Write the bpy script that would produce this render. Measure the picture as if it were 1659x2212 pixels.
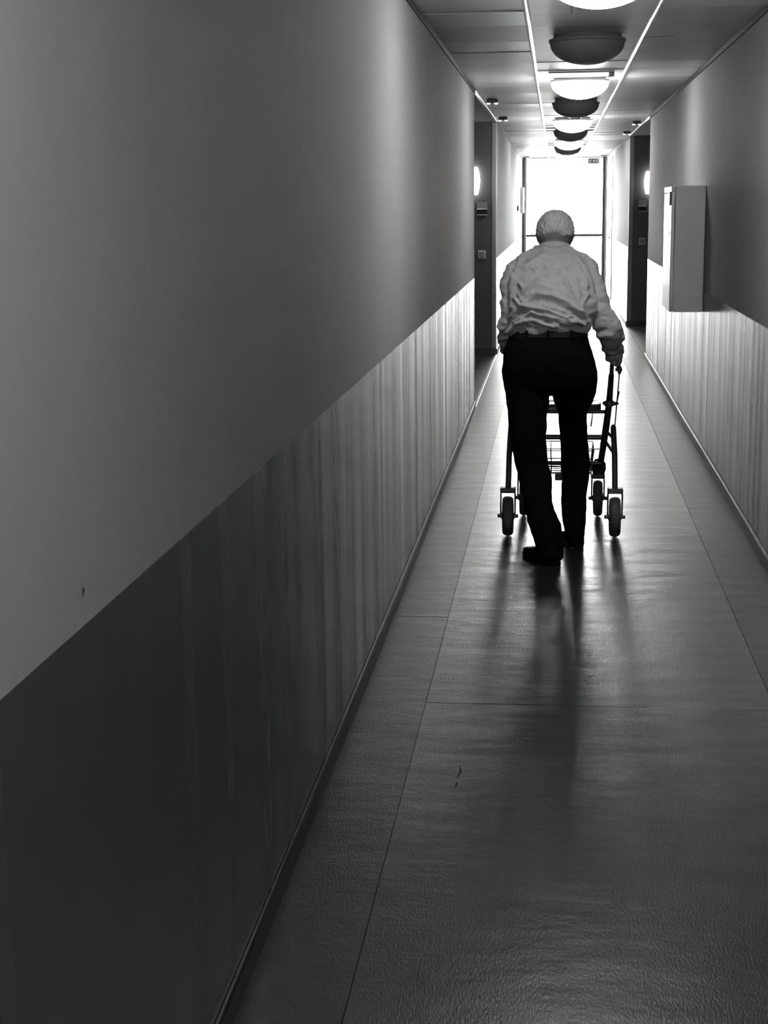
import bpy, bmesh, math, random
import numpy as np
from mathutils import Matrix, Vector, noise

for o in list(bpy.data.objects):
    bpy.data.objects.remove(o)
random.seed(7)
scene = bpy.context.scene
col = scene.collection

# ------------------------------------------------------------------ camera
cam_data = bpy.data.cameras.new('camera')
cam = bpy.data.objects.new('camera', cam_data)
col.objects.link(cam)
cam_data.sensor_fit = 'VERTICAL'
cam_data.sensor_height = 36.0
cam_data.lens = 3322.0 / 2212.0 * 36.0
cam_data.clip_start = 0.05
cam_data.clip_end = 300.0
RM = [[0.993971, 0.108998, -0.011892], [0.009595, -0.194514, -0.980853], [-0.109224, 0.974825, -0.194387]]
cam.matrix_world = Matrix((
    (RM[0][0], -RM[1][0], -RM[2][0], 0.0),
    (RM[0][1], -RM[1][1], -RM[2][1], 0.0),
    (RM[0][2], -RM[1][2], -RM[2][2], 1.6),
    (0, 0, 0, 1)))
scene.camera = cam

# ------------------------------------------------------------------ daylight: bright overcast sky
world = bpy.data.worlds.new('overcast_sky')
scene.world = world
world.use_nodes = True
bg = world.node_tree.nodes['Background']
bg.inputs[0].default_value = (1, 1, 1, 1)
bg.inputs[1].default_value = 92.0
LAMP = 40.0            # radiance of a lit opal dome
SCONCE = 7.0

# ------------------------------------------------------------------ exposure
scene.view_settings.view_transform = 'Standard'
scene.view_settings.look = 'None'
scene.view_settings.exposure = 0.0
scene.view_settings.gamma = 1.0
scene.view_settings.use_curve_mapping = False

# ------------------------------------------------------------------ measures (metres)
XL, XR, ZC = -0.640, 0.957, 2.486       # corridor walls and ceiling
ZW, BB = 1.041, 0.062                   # dado height, skirting height
Y0, Y1 = -7.0, 30.0                     # corridor ends
LA, LB = 12.35, 16.93                   # recess on the left
RA, RB = 16.45, 20.95                   # recess on the right
RAIL_L, RAIL_R = -0.144, 0.458
SEAM_L, SEAM_R = -0.410, 0.717
RECESS = 1.3

# ------------------------------------------------------------------ materials
MATS = {}
def grey(v):
    return (v, v, v, 1.0)

def mat(name, base, rough=0.5, spec=0.5, metallic=0.0, emit=0.0, noise_amt=0.0, noise_scale=(20, 20, 20),
        bump=0.0, bump_scale=(20, 20, 20), bump_detail=4.0, rough_amt=0.0, random_amt=0.0, detail=4.0, bump2=None,
        sheen=0.0):
    m = bpy.data.materials.new(name)
    m.use_nodes = True
    nt = m.node_tree
    b = nt.nodes['Principled BSDF']
    b.inputs['Roughness'].default_value = rough
    b.inputs['Specular IOR Level'].default_value = spec
    b.inputs['Metallic'].default_value = metallic
    b.inputs['Base Color'].default_value = grey(base)
    if sheen:
        b.inputs['Sheen Weight'].default_value = sheen
    if emit:
        b.inputs['Emission Color'].default_value = (1, 1, 1, 1)
        b.inputs['Emission Strength'].default_value = emit
    tc = None
    def noise_node(scale, det):
        nonlocal tc
        if tc is None:
            tc = nt.nodes.new('ShaderNodeTexCoord')
        mp = nt.nodes.new('ShaderNodeMapping')
        mp.inputs['Scale'].default_value = scale
        nt.links.new(tc.outputs['Object'], mp.inputs['Vector'])
        n = nt.nodes.new('ShaderNodeTexNoise')
        n.inputs['Scale'].default_value = 1.0
        n.inputs['Detail'].default_value = det
        nt.links.new(mp.outputs['Vector'], n.inputs['Vector'])
        return n.outputs['Fac']
    def remap(src, lo, hi):
        r = nt.nodes.new('ShaderNodeMapRange')
        r.inputs['From Min'].default_value = 0.25
        r.inputs['From Max'].default_value = 0.75
        r.inputs['To Min'].default_value = lo
        r.inputs['To Max'].default_value = hi
        nt.links.new(src, r.inputs['Value'])
        return r.outputs['Result']
    val = None
    if noise_amt:
        nf = noise_node(noise_scale, detail)
        val = remap(nf, base * (1 - noise_amt), base * (1 + noise_amt))
        if rough_amt:
            nt.links.new(remap(nf, rough - rough_amt, rough + rough_amt), b.inputs['Roughness'])
    if random_amt:
        oi = nt.nodes.new('ShaderNodeObjectInfo')
        r = nt.nodes.new('ShaderNodeMapRange')
        r.inputs['To Min'].default_value = 1 - random_amt
        r.inputs['To Max'].default_value = 1 + random_amt
        nt.links.new(oi.outputs['Random'], r.inputs['Value'])
        mu = nt.nodes.new('ShaderNodeMath')
        mu.operation = 'MULTIPLY'
        nt.links.new(r.outputs['Result'], mu.inputs[0])
        if val is None:
            mu.inputs[1].default_value = base
        else:
            nt.links.new(val, mu.inputs[1])
        val = mu.outputs[0]
    if val is not None:
        cc = nt.nodes.new('ShaderNodeCombineColor')
        for i in range(3):
            nt.links.new(val, cc.inputs[i])
        nt.links.new(cc.outputs[0], b.inputs['Base Color'])
    prev = None
    if bump:
        bp = nt.nodes.new('ShaderNodeBump')
        bp.inputs['Strength'].default_value = 1.0
        bp.inputs['Distance'].default_value = bump
        nt.links.new(noise_node(bump_scale, bump_detail), bp.inputs['Height'])
        prev = bp
    if bump2:
        b2 = nt.nodes.new('ShaderNodeBump')
        b2.inputs['Strength'].default_value = 1.0
        b2.inputs['Distance'].default_value = bump2[0]
        nt.links.new(noise_node(bump2[1], bump2[2]), b2.inputs['Height'])
        if prev:
            nt.links.new(prev.outputs['Normal'], b2.inputs['Normal'])
        prev = b2
    if prev:
        nt.links.new(prev.outputs['Normal'], b.inputs['Normal'])
    MATS[name] = m
    return m

M_WALL = mat('painted_wallpaper', 0.32, 0.75, 0.15, noise_amt=0.03, noise_scale=(3, 3, 0.3),
             bump=0.0012, bump_scale=(2, 5, 0.25), bump_detail=3, bump2=(0.00025, (260, 260, 260), 2))
M_DADO = mat('dado_gloss_paint', 0.075, 0.235, 0.9, noise_amt=0.01, noise_scale=(3, 6, 0.09), rough_amt=0.10,
             bump=0.0022, bump_scale=(4, 4.0, 0.05), bump_detail=1)
M_FLOOR = mat('linoleum_centre', 0.012, 0.295, 0.34, noise_amt=0.35, noise_scale=(90, 40, 90), detail=6,
              bump=0.0040, bump_scale=(3.5, 7, 1), bump_detail=4, bump2=(0.0009, (200, 70, 200), 4))
M_BORDER = mat('linoleum_border', 0.010, 0.345, 0.23, noise_amt=0.35, noise_scale=(120, 60, 120), detail=6,
               bump=0.0040, bump_scale=(3.5, 7, 1), bump_detail=4, bump2=(0.0009, (200, 70, 200), 4))
M_WELD = mat('weld_seam', 0.008, 0.7, 0.1)
M_RECESSFLOOR = mat('recess_linoleum', 0.035, 0.35, 0.5, noise_amt=0.2, noise_scale=(90, 40, 90))
M_STRIP = mat('aluminium_strip', 0.6, 0.3, 0.5, metallic=0.9)
M_BASE = mat('skirting_vinyl', 0.012, 0.36, 0.35)
M_CEIL = mat('ceiling_panel', 0.92, 0.44, 0.5, noise_amt=0.08, noise_scale=(2, 14, 2), random_amt=0.20,
             bump=0.0006, bump_scale=(1.5, 10, 1), bump_detail=3)
M_PEDGE = mat('panel_edge_shade', 0.10, 0.8)  # dark side faces stand in for the shadow lines between panel rows
M_SLAB = mat('ceiling_slab', 0.30, 0.7)
M_RAIL = mat('white_rail', 0.92, 0.22, 0.8, random_amt=0.01)
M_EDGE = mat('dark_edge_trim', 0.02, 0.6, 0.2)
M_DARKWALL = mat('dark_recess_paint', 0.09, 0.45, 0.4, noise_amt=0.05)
M_JAMB = mat('grey_corner_profile', 0.25, 0.35, 0.5)
M_FRAME = mat('dark_door_frame', 0.05, 0.4, 0.5)
M_LFRAME = mat('light_door_frame', 0.55, 0.35, 0.5)
M_WHITE = mat('white_enamel', 0.72, 0.28, 0.5, random_amt=0.01)
M_CABINET = mat('cabinet_enamel', 0.58, 0.30, 0.5)
M_BLACK = mat('black_plastic', 0.012, 0.4, 0.5)
M_TUBE = mat('dark_anodised_tube', 0.03, 0.35, 0.5)
M_ALU = mat('satin_aluminium', 0.25, 0.4, 0.5, metallic=0.6)
M_RUBBER = mat('grey_tyre_rubber', 0.05, 0.6, 0.4)
M_OFFDOME = mat('unlit_opal_dome', 0.27, 0.45, 0.4)
M_LIT = mat('lit_opal_dome', 0.8, 0.4, 0.4, emit=LAMP)
M_SCONCE = mat('lit_sconce_glass', 0.8, 0.4, 0.4, emit=SCONCE)
M_SPOT = mat('lit_spot_lens', 0.8, 0.3, 0.5, emit=2.0)
M_SHIRT = mat('cotton_shirt', 0.28, 0.75, 0.25, noise_amt=0.05, noise_scale=(25, 25, 25), bump=0.0006, bump_scale=(70, 70, 70))
M_TROUSER = mat('black_wool_trousers', 0.003, 0.9, 0.05)
M_BELT = mat('black_leather_belt', 0.004, 0.6, 0.2)
M_SHOE = mat('black_leather_shoe', 0.007, 0.5, 0.35)
M_SKIN = mat('skin', 0.12, 0.55, 0.4, noise_amt=0.15, noise_scale=(40, 40, 40))
M_HAIR = mat('grey_hair', 0.32, 0.65, 0.3, noise_amt=0.35, noise_scale=(110, 40, 30), detail=5, bump=0.002, bump_scale=(180, 60, 50))
M_EYE = mat('eye_white', 0.6, 0.2)
M_SIGN = mat('exit_sign_plate', 0.17, 0.4)
M_CHALK = mat('chalk', 0.85, 0.9)
M_SCUFF = mat('scuff', 0.03, 0.8)
M_PAVING = mat('grey_paving', 0.2, 0.8)

def glass_mat():
    m = bpy.data.materials.new('clear_glass')
    m.use_nodes = True
    nt = m.node_tree
    nt.nodes.remove(nt.nodes['Principled BSDF'])
    out = nt.nodes['Material Output']
    tr = nt.nodes.new('ShaderNodeBsdfTransparent')
    tr.inputs[0].default_value = (0.95, 0.95, 0.95, 1)
    gl = nt.nodes.new('ShaderNodeBsdfGlossy')
    gl.inputs['Roughness'].default_value = 0.02
    fr = nt.nodes.new('ShaderNodeFresnel')
    fr.inputs['IOR'].default_value = 1.45
    mx = nt.nodes.new('ShaderNodeMixShader')
    nt.links.new(fr.outputs[0], mx.inputs[0])
    nt.links.new(tr.outputs[0], mx.inputs[1])
    nt.links.new(gl.outputs[0], mx.inputs[2])
    nt.links.new(mx.outputs[0], out.inputs[0])
    return m
M_GLASS = glass_mat()

# ------------------------------------------------------------------ mesh helpers
class MB:
    """Collects shapes in world coordinates and links them as one mesh object."""
    def __init__(self):
        self.v = []; self.f = []
    def add(self, vs, fs):
        o = len(self.v)
        self.v += [tuple(p) for p in vs]
        self.f += [tuple(i + o for i in q) for q in fs]
        return self
    def box(self, x0, x1, y0, y1, z0, z1):
        vs = [(x, y, z) for z in (z0, z1) for y in (y0, y1) for x in (x0, x1)]
        return self.add(vs, [(0, 2, 3, 1), (4, 5, 7, 6), (0, 1, 5, 4), (2, 6, 7, 3), (0, 4, 6, 2), (1, 3, 7, 5)])
    def loft(self, rings, closed=False):
        n = len(rings[0]); vs = [p for r in rings for p in r]; fs = []
        m = len(rings)
        for i in range(m if closed else m - 1):
            a, b = i * n, ((i + 1) % m) * n
            for j in range(n):
                k = (j + 1) % n
                fs.append((a + j, a + k, b + k, b + j))
        if not closed:
            fs.append(tuple(reversed(range(n))))
            fs.append(tuple(range((m - 1) * n, m * n)))
        return self.add(vs, fs)
    def tube(self, path, r, n=10, flat=1.0):
        path = [Vector(p) for p in path]
        rs = r if isinstance(r, (list, tuple)) else [r] * len(path)
        rings = []; prev = None
        for i, p in enumerate(path):
            t = (path[min(i + 1, len(path) - 1)] - path[max(i - 1, 0)]).normalized()
            u = (Vector((1, 0, 0)) if abs(t.x) < 0.9 else Vector((0, 1, 0))) if prev is None else prev
            u = (u - t * u.dot(t)).normalized(); prev = u
            w = t.cross(u)
            rings.append([p + (u * math.cos(a) * flat + w * math.sin(a)) * rs[i] for a in (2 * math.pi * k / n for k in range(n))])
        return self.loft(rings)
    def lathe(self, prof, c, axis='Z', n=32, s=1.0):
        rings = []
        for r, h in prof:
            ring = []
            for k in range(n):
                a = 2 * math.pi * k / n
                x, y = r * math.cos(a), r * math.sin(a)
                q = {'Z': (x, y, h), 'X': (h, x, y), 'Y': (y, h, x)}[axis]
                ring.append((c[0] + q[0], c[1] + q[1], c[2] + q[2]))
            rings.append(ring)
        return self.loft(rings)
    def build(self, name, material, parent=None, origin=None, smooth=False, bevel=0.0, seg=2, angle=None):
        org = Vector(origin) if origin is not None else (Vector(parent['_o']) if parent is not None and '_o' in parent else Vector((0, 0, 0)))
        me = bpy.data.meshes.new(name)
        me.from_pydata([(p[0] - org.x, p[1] - org.y, p[2] - org.z) for p in self.v], [], self.f)
        bm = bmesh.new(); bm.from_mesh(me)
        bmesh.ops.recalc_face_normals(bm, faces=bm.faces)
        bm.to_mesh(me); bm.free()
        me.materials.append(material)
        ob = bpy.data.objects.new(name, me)
        col.objects.link(ob)
        ob['_o'] = tuple(org)
        if parent is not None:
            ob.parent = parent
        else:
            ob.location = org
        if smooth:
            me.polygons.foreach_set('use_smooth', [True] * len(me.polygons))
            if angle:
                bm = bmesh.new(); bm.from_mesh(me)
                for e in bm.edges:
                    if len(e.link_faces) == 2 and e.calc_face_angle(0) > angle:
                        e.smooth = False
                bm.to_mesh(me); bm.free()
        if bevel:
            md = ob.modifiers.new('bevel', 'BEVEL')
            md.width = bevel; md.segments = seg; md.limit_method = 'ANGLE'
        return ob

def box(*a):
    return MB().box(*a)

def thing(name, label, cat, loc, group=None):
    o = bpy.data.objects.new(name, None)
    o.empty_display_size = 0.1
    col.objects.link(o)
    o.location = loc
    o['_o'] = tuple(loc)
    return tag(o, label, cat, group)

def tag(o, label, cat, group=None):
    o['label'] = label; o['category'] = cat
    if group:
        o['group'] = group
    return o

def struct(o, label, cat):
    o['kind'] = 'structure'
    return tag(o, label, cat)

def empty_struct(name, label, cat, loc=(0, 0, 0)):
    o = thing(name, label, cat, loc)
    o['kind'] = 'structure'
    return o

# ================================================================== THE SETTING
T = 0.15
# ---- floor
floor = struct(MB().box(XL - RECESS - T, XR + RECESS + T, Y0 - T, Y1 + 0.1, -0.12, -0.0025).build('floor', M_WELD),
               'dark linoleum corridor floor with lighter centre runner and welded seams', 'floor')
G = 0.0013
def sheet(name, m, x0, x1, ys):
    for a, b in zip(ys[:-1], ys[1:]):
        box(x0 + G, x1 - G, a + G, b - G, -0.0025, 0.0).build(name, m, floor)
sheet('centre_sheet', M_FLOOR, SEAM_L, SEAM_R, (Y0, 4.826, 12.49, 20.9, Y1))
sheet('border_sheet', M_BORDER, XL, SEAM_L, (Y0, 5.9, 12.49, LB, Y1))
sheet('border_sheet', M_BORDER, SEAM_R, XR, (Y0, 8.2, 14.55, 16.4, RB, Y1))
box(XL - RECESS, XL - 0.012, LA, LB, -0.0025, 0.0).build('recess_sheet', M_RECESSFLOOR, floor)
box(XR + 0.004, XR + RECESS, RA, RB, -0.0025, 0.0).build('recess_sheet', M_RECESSFLOOR, floor)
box(XL - 0.012, XL + 0.010, LA + 0.02, LB - 0.03, -0.001, 0.004).build('threshold_strip', M_STRIP, floor, bevel=0.0015)
for pts in ([(-0.265, 4.15), (-0.258, 4.21), (-0.262, 4.25)], [(-0.268, 4.08), (-0.263, 4.11)]):
    MB().tube([(x, y, 0.0) for x, y in pts], [0.001, 0.0035, 0.001][:len(pts)], 6).build('scuff_mark', M_SCUFF, floor)

# ---- walls (plaster boxes, painted dado panels in front of them, recess returns)
def dado(wall, side, ys):
    x = XL if side < 0 else XR
    for i, (a, b) in enumerate(zip(ys[:-1], ys[1:])):
        x0, x1 = (x - 0.01, x + 0.0015) if side < 0 else (x - 0.0015, x + 0.01)
        box(x0, x1, a + 0.0008, b - 0.0008, 0.0, ZW).build('dado_panel', M_DADO, wall)

wl = struct(MB().box(XL - T, XL, Y0, LA, 0, ZC + 0.02).box(XL - T, XL, LB + 0.02, Y1, 0, ZC + 0.02)
            .box(XL - RECESS - T, XL - RECESS, LA - T, LB + T, 0, ZC + 0.02)
            .box(XL - RECESS, XL - T, LA - T, LA, 0, ZC + 0.02)
            .build('wall_left', M_WALL), 'long grey left corridor wall with darker glossy dado', 'wall')
dado(wl, -1, (Y0, 1.05, 4.098, 7.15, 10.2, LA))
dado(wl, -1, (LB + 0.002, 20.0, 23.05, 26.1, Y1))
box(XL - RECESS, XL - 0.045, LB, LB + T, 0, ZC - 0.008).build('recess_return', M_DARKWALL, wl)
box(XL - 0.045, XL - 0.001, LB - 0.006, LB + T, 0, ZC - 0.008).build('corner_profile', M_JAMB, wl, bevel=0.002)
box(XL - RECESS, XL - 0.002, LB - 0.016, LB, 0, 0.072).build('skirting', M_BLACK, wl, bevel=0.002)
MB().tube([(XL + 0.001, 1.985, 1.083), (XL + 0.001, 1.99, 1.089), (XL + 0.001, 1.988, 1.094)], [0.001, 0.0022, 0.001], 6).build('scuff_mark', M_SCUFF, wl)

wr = struct(MB().box(XR, XR + T, Y0, RA, 0, ZC + 0.02).box(XR, XR + T, RB + 0.02, Y1, 0, ZC + 0.02)
            .box(XR + RECESS, XR + RECESS + T, RA - T, RB + T, 0, ZC + 0.02)
            .box(XR + T, XR + RECESS, RA - T, RA, 0, ZC + 0.02)
            .build('wall_right', M_WALL), 'grey right corridor wall with glossy dado behind the metal cabinet', 'wall')
dado(wr, 1, (Y0, 1.05, 4.1, 7.15, 10.2, 13.25, RA))
dado(wr, 1, (RB + 0.002, 24.0, 26.15))
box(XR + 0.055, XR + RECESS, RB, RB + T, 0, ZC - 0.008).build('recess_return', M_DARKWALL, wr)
box(XR + 0.001, XR + 0.055, RB - 0.006, RB + T, 0, ZC - 0.008).build('corner_profile', M_JAMB, wr, bevel=0.002)
box(XR + 0.002, XR + RECESS, RB - 0.016, RB, 0, 0.072).build('skirting', M_BLACK, wr, bevel=0.002)

d0 = empty_struct('fill_door', 'added unseen door behind the viewer, its glazed upper panel letting in fill daylight', 'door', (0.15, Y0, 0))  # added door out of view; its pane gives fill light on camera-facing surfaces
box(XL - 0.02, XL + 0.06, Y0 - 0.08, Y0, 0, ZC + 0.02).build('stile', M_LFRAME, d0, bevel=0.004)
box(XR - 0.06, XR + 0.02, Y0 - 0.08, Y0, 0, ZC + 0.02).build('stile', M_LFRAME, d0, bevel=0.004)
for z0, z1 in ((0.0, 1.50), (2.05, ZC + 0.02)):
    box(XL + 0.06, XR - 0.06, Y0 - 0.08, Y0, z0, z1).build('rail', M_LFRAME, d0, bevel=0.004)
for z0, z1 in ((1.50, 2.05),):
    box(XL + 0.06, XR - 0.06, Y0 - 0.044, Y0 - 0.036, z0, z1).build('pane', M_GLASS, d0)

# ---- skirting boards
def skirting(name, label, side, ys):
    root = empty_struct(name, label, 'skirting', ((XL if side < 0 else XR), ys[0], 0))
    for i, (a, b) in enumerate(zip(ys[:-1], ys[1:])):
        t0 = 0.013 + (0.004 if i % 2 else 0.0); t1 = 0.013 + (0.0 if i % 2 else 0.004)
        h = BB
        def sec(y, t):
            prof = [(0.003, 0.0), (t, 0.0), (t, h - 0.006), (t - 0.005, h), (0.003, h)]
            return [((XL + p if side < 0 else XR - p), y, z) for p, z in prof]
        MB().loft([sec(a + 0.001, t0), sec(b - 0.001, t1)]).build('skirting_length', M_BASE, root)
    return root
skirting('baseboard_left', 'dark vinyl skirting strip along the near left wall', -1, (Y0, 0.9, 3.4, 5.95, 8.5, 10.9, LA))
skirting('baseboard_left', 'dark vinyl skirting strip along the far left wall beyond the recess', -1, (LB, 20.0, 23.0, 26.5, Y1))
skirting('baseboard_right', 'dark vinyl skirting strip along the right wall under the cabinet', 1, (Y0, 1.6, 4.0, 6.4, 8.87, 11.4, 14.0, RA))
skirting('baseboard_right', 'dark vinyl skirting strip along the far right wall', 1, (RB, 23.6, 26.15))

# ---- ceiling
ceil = struct(MB().box(XL - T, XR + T, Y0 - T, Y1 + 0.1, ZC + 0.02, ZC + 0.12)
              .box(XL - RECESS - T, XL - 0.012, LA - T, LB + T, ZC - 0.006, ZC + 0.12)
              .box(XR + 0.012, XR + RECESS + T, RA - T, RB + T, ZC - 0.006, ZC + 0.12)
              .build('ceiling', M_SLAB), 'suspended corridor ceiling of wide panels between two white rails', 'ceiling')
PITCH = 0.66
cols = [(XL + 0.006, RAIL_L - 0.012), (RAIL_L + 0.012, RAIL_R - 0.012), (RAIL_R + 0.012, XR - 0.006)]
for ci, (x0, x1) in enumerate(cols):
    w = x1 - x0
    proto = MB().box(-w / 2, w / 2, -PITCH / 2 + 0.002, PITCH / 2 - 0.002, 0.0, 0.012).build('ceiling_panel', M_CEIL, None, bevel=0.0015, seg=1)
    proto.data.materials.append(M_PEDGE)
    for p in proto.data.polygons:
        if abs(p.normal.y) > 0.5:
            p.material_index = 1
    n = int((Y1 - Y0) / PITCH) + 1
    for k in range(n):
        y = 8.14 + PITCH * (k - int((8.14 - Y0) / PITCH)) - PITCH / 2
        if y > Y1 - PITCH / 2 + 0.3:
            continue
        ob = proto if k == 0 else proto.copy()
        if k:
            col.objects.link(ob)
        ob.parent = ceil
        ob.location = ((x0 + x1) / 2, y, ZC + random.uniform(0, 0.0015))
        ob.rotation_euler = (math.radians(random.uniform(-0.8, 0.8)), math.radians(random.uniform(-0.15, 0.15)), 0)
for x in (RAIL_L, RAIL_R):
    prof = [(x + 0.014 * math.cos(math.pi + math.pi * k / 10), ZC - 0.001 + 0.012 * math.sin(math.pi + math.pi * k / 10)) for k in range(11)] + [(x + 0.012, ZC + 0.006), (x - 0.012, ZC + 0.006)]
    MB().loft([[(px_, y_, pz_) for px_, pz_ in prof] for y_ in (Y0, Y1)]).build('ceiling_rail', M_RAIL, ceil, smooth=True, angle=0.7)
for pts in ([(0.062, 7.24), (0.064, 7.55)], [(0.088, 7.33), (0.094, 7.45), (0.118, 7.24)]):
    MB().tube([(x, y, ZC - 0.005) for x, y in pts], 0.004, 6).build('chalk_mark', M_CHALK, ceil)

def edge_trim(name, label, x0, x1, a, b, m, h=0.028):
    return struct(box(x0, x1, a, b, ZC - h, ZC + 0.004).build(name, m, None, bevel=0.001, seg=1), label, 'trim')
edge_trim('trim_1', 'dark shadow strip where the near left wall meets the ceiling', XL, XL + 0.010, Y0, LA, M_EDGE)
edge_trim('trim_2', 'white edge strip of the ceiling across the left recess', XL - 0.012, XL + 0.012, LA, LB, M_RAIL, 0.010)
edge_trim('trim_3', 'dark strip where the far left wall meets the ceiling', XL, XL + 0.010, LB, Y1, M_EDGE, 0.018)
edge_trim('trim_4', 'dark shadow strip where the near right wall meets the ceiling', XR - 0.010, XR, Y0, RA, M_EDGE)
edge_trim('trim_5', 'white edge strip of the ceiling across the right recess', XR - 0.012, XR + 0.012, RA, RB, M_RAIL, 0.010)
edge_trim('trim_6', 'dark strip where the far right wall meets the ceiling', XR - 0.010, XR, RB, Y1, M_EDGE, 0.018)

# ---- glazed door at the far end
d1 = empty_struct('door_1', 'full-height glazed double door flooded with daylight at the corridor end', 'door', (0.15, Y1, 0))
box(XL - 0.02, XL + 0.055, Y1 - 0.10, Y1 + 0.06, 0, ZC + 0.02).build('outer_stile', M_FRAME, d1, bevel=0.004)
box(XL + 0.055, XL + 0.085, Y1 - 0.05, Y1 + 0.03, 0, ZC).build('leaf_stile', M_LFRAME, d1, bevel=0.004)
box(0.872, 0.922, Y1 - 0.05, Y1 + 0.03, 0, ZC).build('leaf_stile', M_FRAME, d1, bevel=0.004)
box(0.922, XR + 0.02, Y1 - 0.10, Y1 + 0.06, 0, ZC + 0.02).build('outer_stile', M_LFRAME, d1, bevel=0.004)
box(XL + 0.085, 0.872, Y1 - 0.03, Y1 + 0.02, 1.008, 1.056).build('cross_bar', M_FRAME, d1, bevel=0.003)
box(XL + 0.085, 0.872, Y1 - 0.03, Y1 + 0.02, 0.0, 0.05).build('bottom_rail', M_LFRAME, d1, bevel=0.003)
box(XL + 0.085, 0.872, Y1 - 0.03, Y1 + 0.02, ZC - 0.02, ZC + 0.02).build('top_rail', M_LFRAME, d1, bevel=0.003)
box(XL + 0.085, 0.872, Y1 - 0.004, Y1 + 0.004, 1.056, ZC - 0.02).build('pane', M_GLASS, d1)
box(XL + 0.085, 0.872, Y1 - 0.004, Y1 + 0.004, 0.05, 1.008).build('pane', M_GLASS, d1)
for x in (XL + 0.10, 0.86):
    box(x - 0.05, x + 0.05, Y1 - 0.9, Y1 - 0.78, ZC - 0.025, ZC - 0.002).build('door_closer_bracket', M_ALU, d1, bevel=0.003)

# ---- white side door in the right wall near the end
d2 = empty_struct('door_2', 'white side door with steel hinges in the far right wall', 'door', (XR, 27.9, 0))
box(XR - 0.004, XR + T, 26.15, 29.9, 0, ZC - 0.01).build('door_frame', M_WHITE, d2, bevel=0.003)
leaf = box(XR - 0.020, XR - 0.004, 26.75, 29.05, 0.01, 2.40).build('door_leaf', M_WHITE, d2, bevel=0.003)
for z in (0.35, 1.45, 1.95, 2.30):
    MB().tube([(XR - 0.024, 29.10, z - 0.06), (XR - 0.024, 29.10, z + 0.06)], 0.010, 10).build('hinge', M_ALU, leaf)
MB().tube([(XR - 0.02, 26.95, 1.05), (XR - 0.06, 26.95, 1.05), (XR - 0.06, 27.12, 1.05)], 0.010, 8).build('door_handle', M_FRAME, leaf)

# ---- ground outside
struct(box(-14, 14, Y1 + 0.1, Y1 + 40, -0.2, -0.06).build('ground', M_PAVING), 'paving outside the glazed door', 'ground')
struct(box(-14, 14, Y0 - 30, Y0 - 0.16, -0.2, -0.06).build('ground', M_PAVING), 'paving outside the near end of the corridor', 'ground')

# ================================================================== CEILING LAMPS
def dome_profile(R, D, n=12):
    pr = [(R * 0.999, 0.0)]
    for i in range(n + 1):
        a = i / n * math.pi / 2
        pr.append((max(R * math.cos(a) ** 1.05, 0.002), -0.014 - D * math.sin(a)))
    return pr
DROP = 0.020
def ceiling_lamp(y, lit, label):
    y = y * (ZC - 1.6 - DROP) / (ZC - 1.6)
    x = (0.156 + 0.0007 * (y - 6)) * (ZC - 1.6 - DROP) / (ZC - 1.6) + 0.004
    z = ZC - DROP
    root = thing('ceiling_lamp', label, 'lamp', (x, y, ZC), 'lit opal dome lamps' if lit else 'unlit dome lamps')
    R = 0.202 if lit else 0.198
    m = M_LIT if lit else M_OFFDOME
    MB().lathe([(0.178, DROP + 0.002), (0.182, 0.010), (0.176, -0.006)], (x, y, z), n=32).build('ceiling_mount', M_WHITE if lit else M_OFFDOME, root, smooth=True, angle=0.5)
    MB().lathe([(R - 0.012, 0.002), (R + 0.006, 0.0), (R + 0.007, -0.014), (R - 0.006, -0.020)], (x, y, z), n=48).build('base_ring', M_WHITE if lit else M_OFFDOME, root, smooth=True, angle=0.5)
    MB().lathe([(r_, h - 0.008) for r_, h in dome_profile(R, 0.110)], (x, y, z), n=48).build('diffuser', m, root, smooth=True, angle=1.0)
    return root
SP = 2.645
lit_words = ['glowing dome lamp far back along the ceiling behind the viewer', 'glowing dome lamp on the ceiling behind the viewer', 'nearest glowing dome lamp, cut off by the top of the picture',
             'second glowing dome lamp, right behind the white batten', 'third glowing dome lamp, behind the small smoke detector',
             'fourth glowing dome lamp, small and far along the ceiling', 'farthest glowing dome lamp just before the glazed door']
off_words = ['unlit dome lamp on the ceiling behind the viewer', 'unlit dome lamp on the ceiling above the viewer', 'nearest unlit dark dome lamp, largest of the dark ones',
             'second dark unlit dome lamp between two glowing ones', 'third dark unlit dome lamp, small, before the recess end',
             'farthest dark unlit dome lamp near the glazed door']
for k in range(7):
    ceiling_lamp(6.33 + (k - 2) * 2 * SP, True, lit_words[k])
for k in range(6):
    ceiling_lamp(8.815 + (k - 2) * 2 * SP, False, off_words[k])

# slim batten in front of the second glowing dome
bt = thing('ceiling_batten', 'slim white tube-shaped batten lamp across the ceiling', 'lamp', (0.165, 10.90, ZC))
MB().box(-0.06, 0.385, 10.885, 10.915, ZC - 0.008, ZC).build('mounting_bar', M_WHITE, bt, bevel=0.002)
MB().tube([(-0.055, 10.90, ZC - 0.022), (0.345, 10.90, ZC - 0.022)], 0.014, 12).build('tube', mat('lit_tube', 0.8, 0.4, emit=0.9), bt, smooth=True, angle=1.0)
MB().tube([(0.347, 10.90, ZC - 0.022), (0.385, 10.90, ZC - 0.022)], 0.0145, 12).build('end_cap', M_WHITE, bt, smooth=True, angle=1.0)

sd = thing('smoke_detector', 'small dark smoke detector on the ceiling before the third glowing dome', 'detector', (0.188, 16.25, ZC))
MB().lathe([(0.068, 0.0), (0.068, -0.014), (0.060, -0.02)], (0.188, 16.25, ZC), n=24).build('base', M_BLACK, sd, smooth=True, angle=0.5)
MB().lathe([(0.052, -0.02), (0.050, -0.036), (0.02, -0.042)], (0.188, 16.25, ZC), n=24).build('sensor_cap', M_BLACK, sd, smooth=True, angle=0.5)

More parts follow.
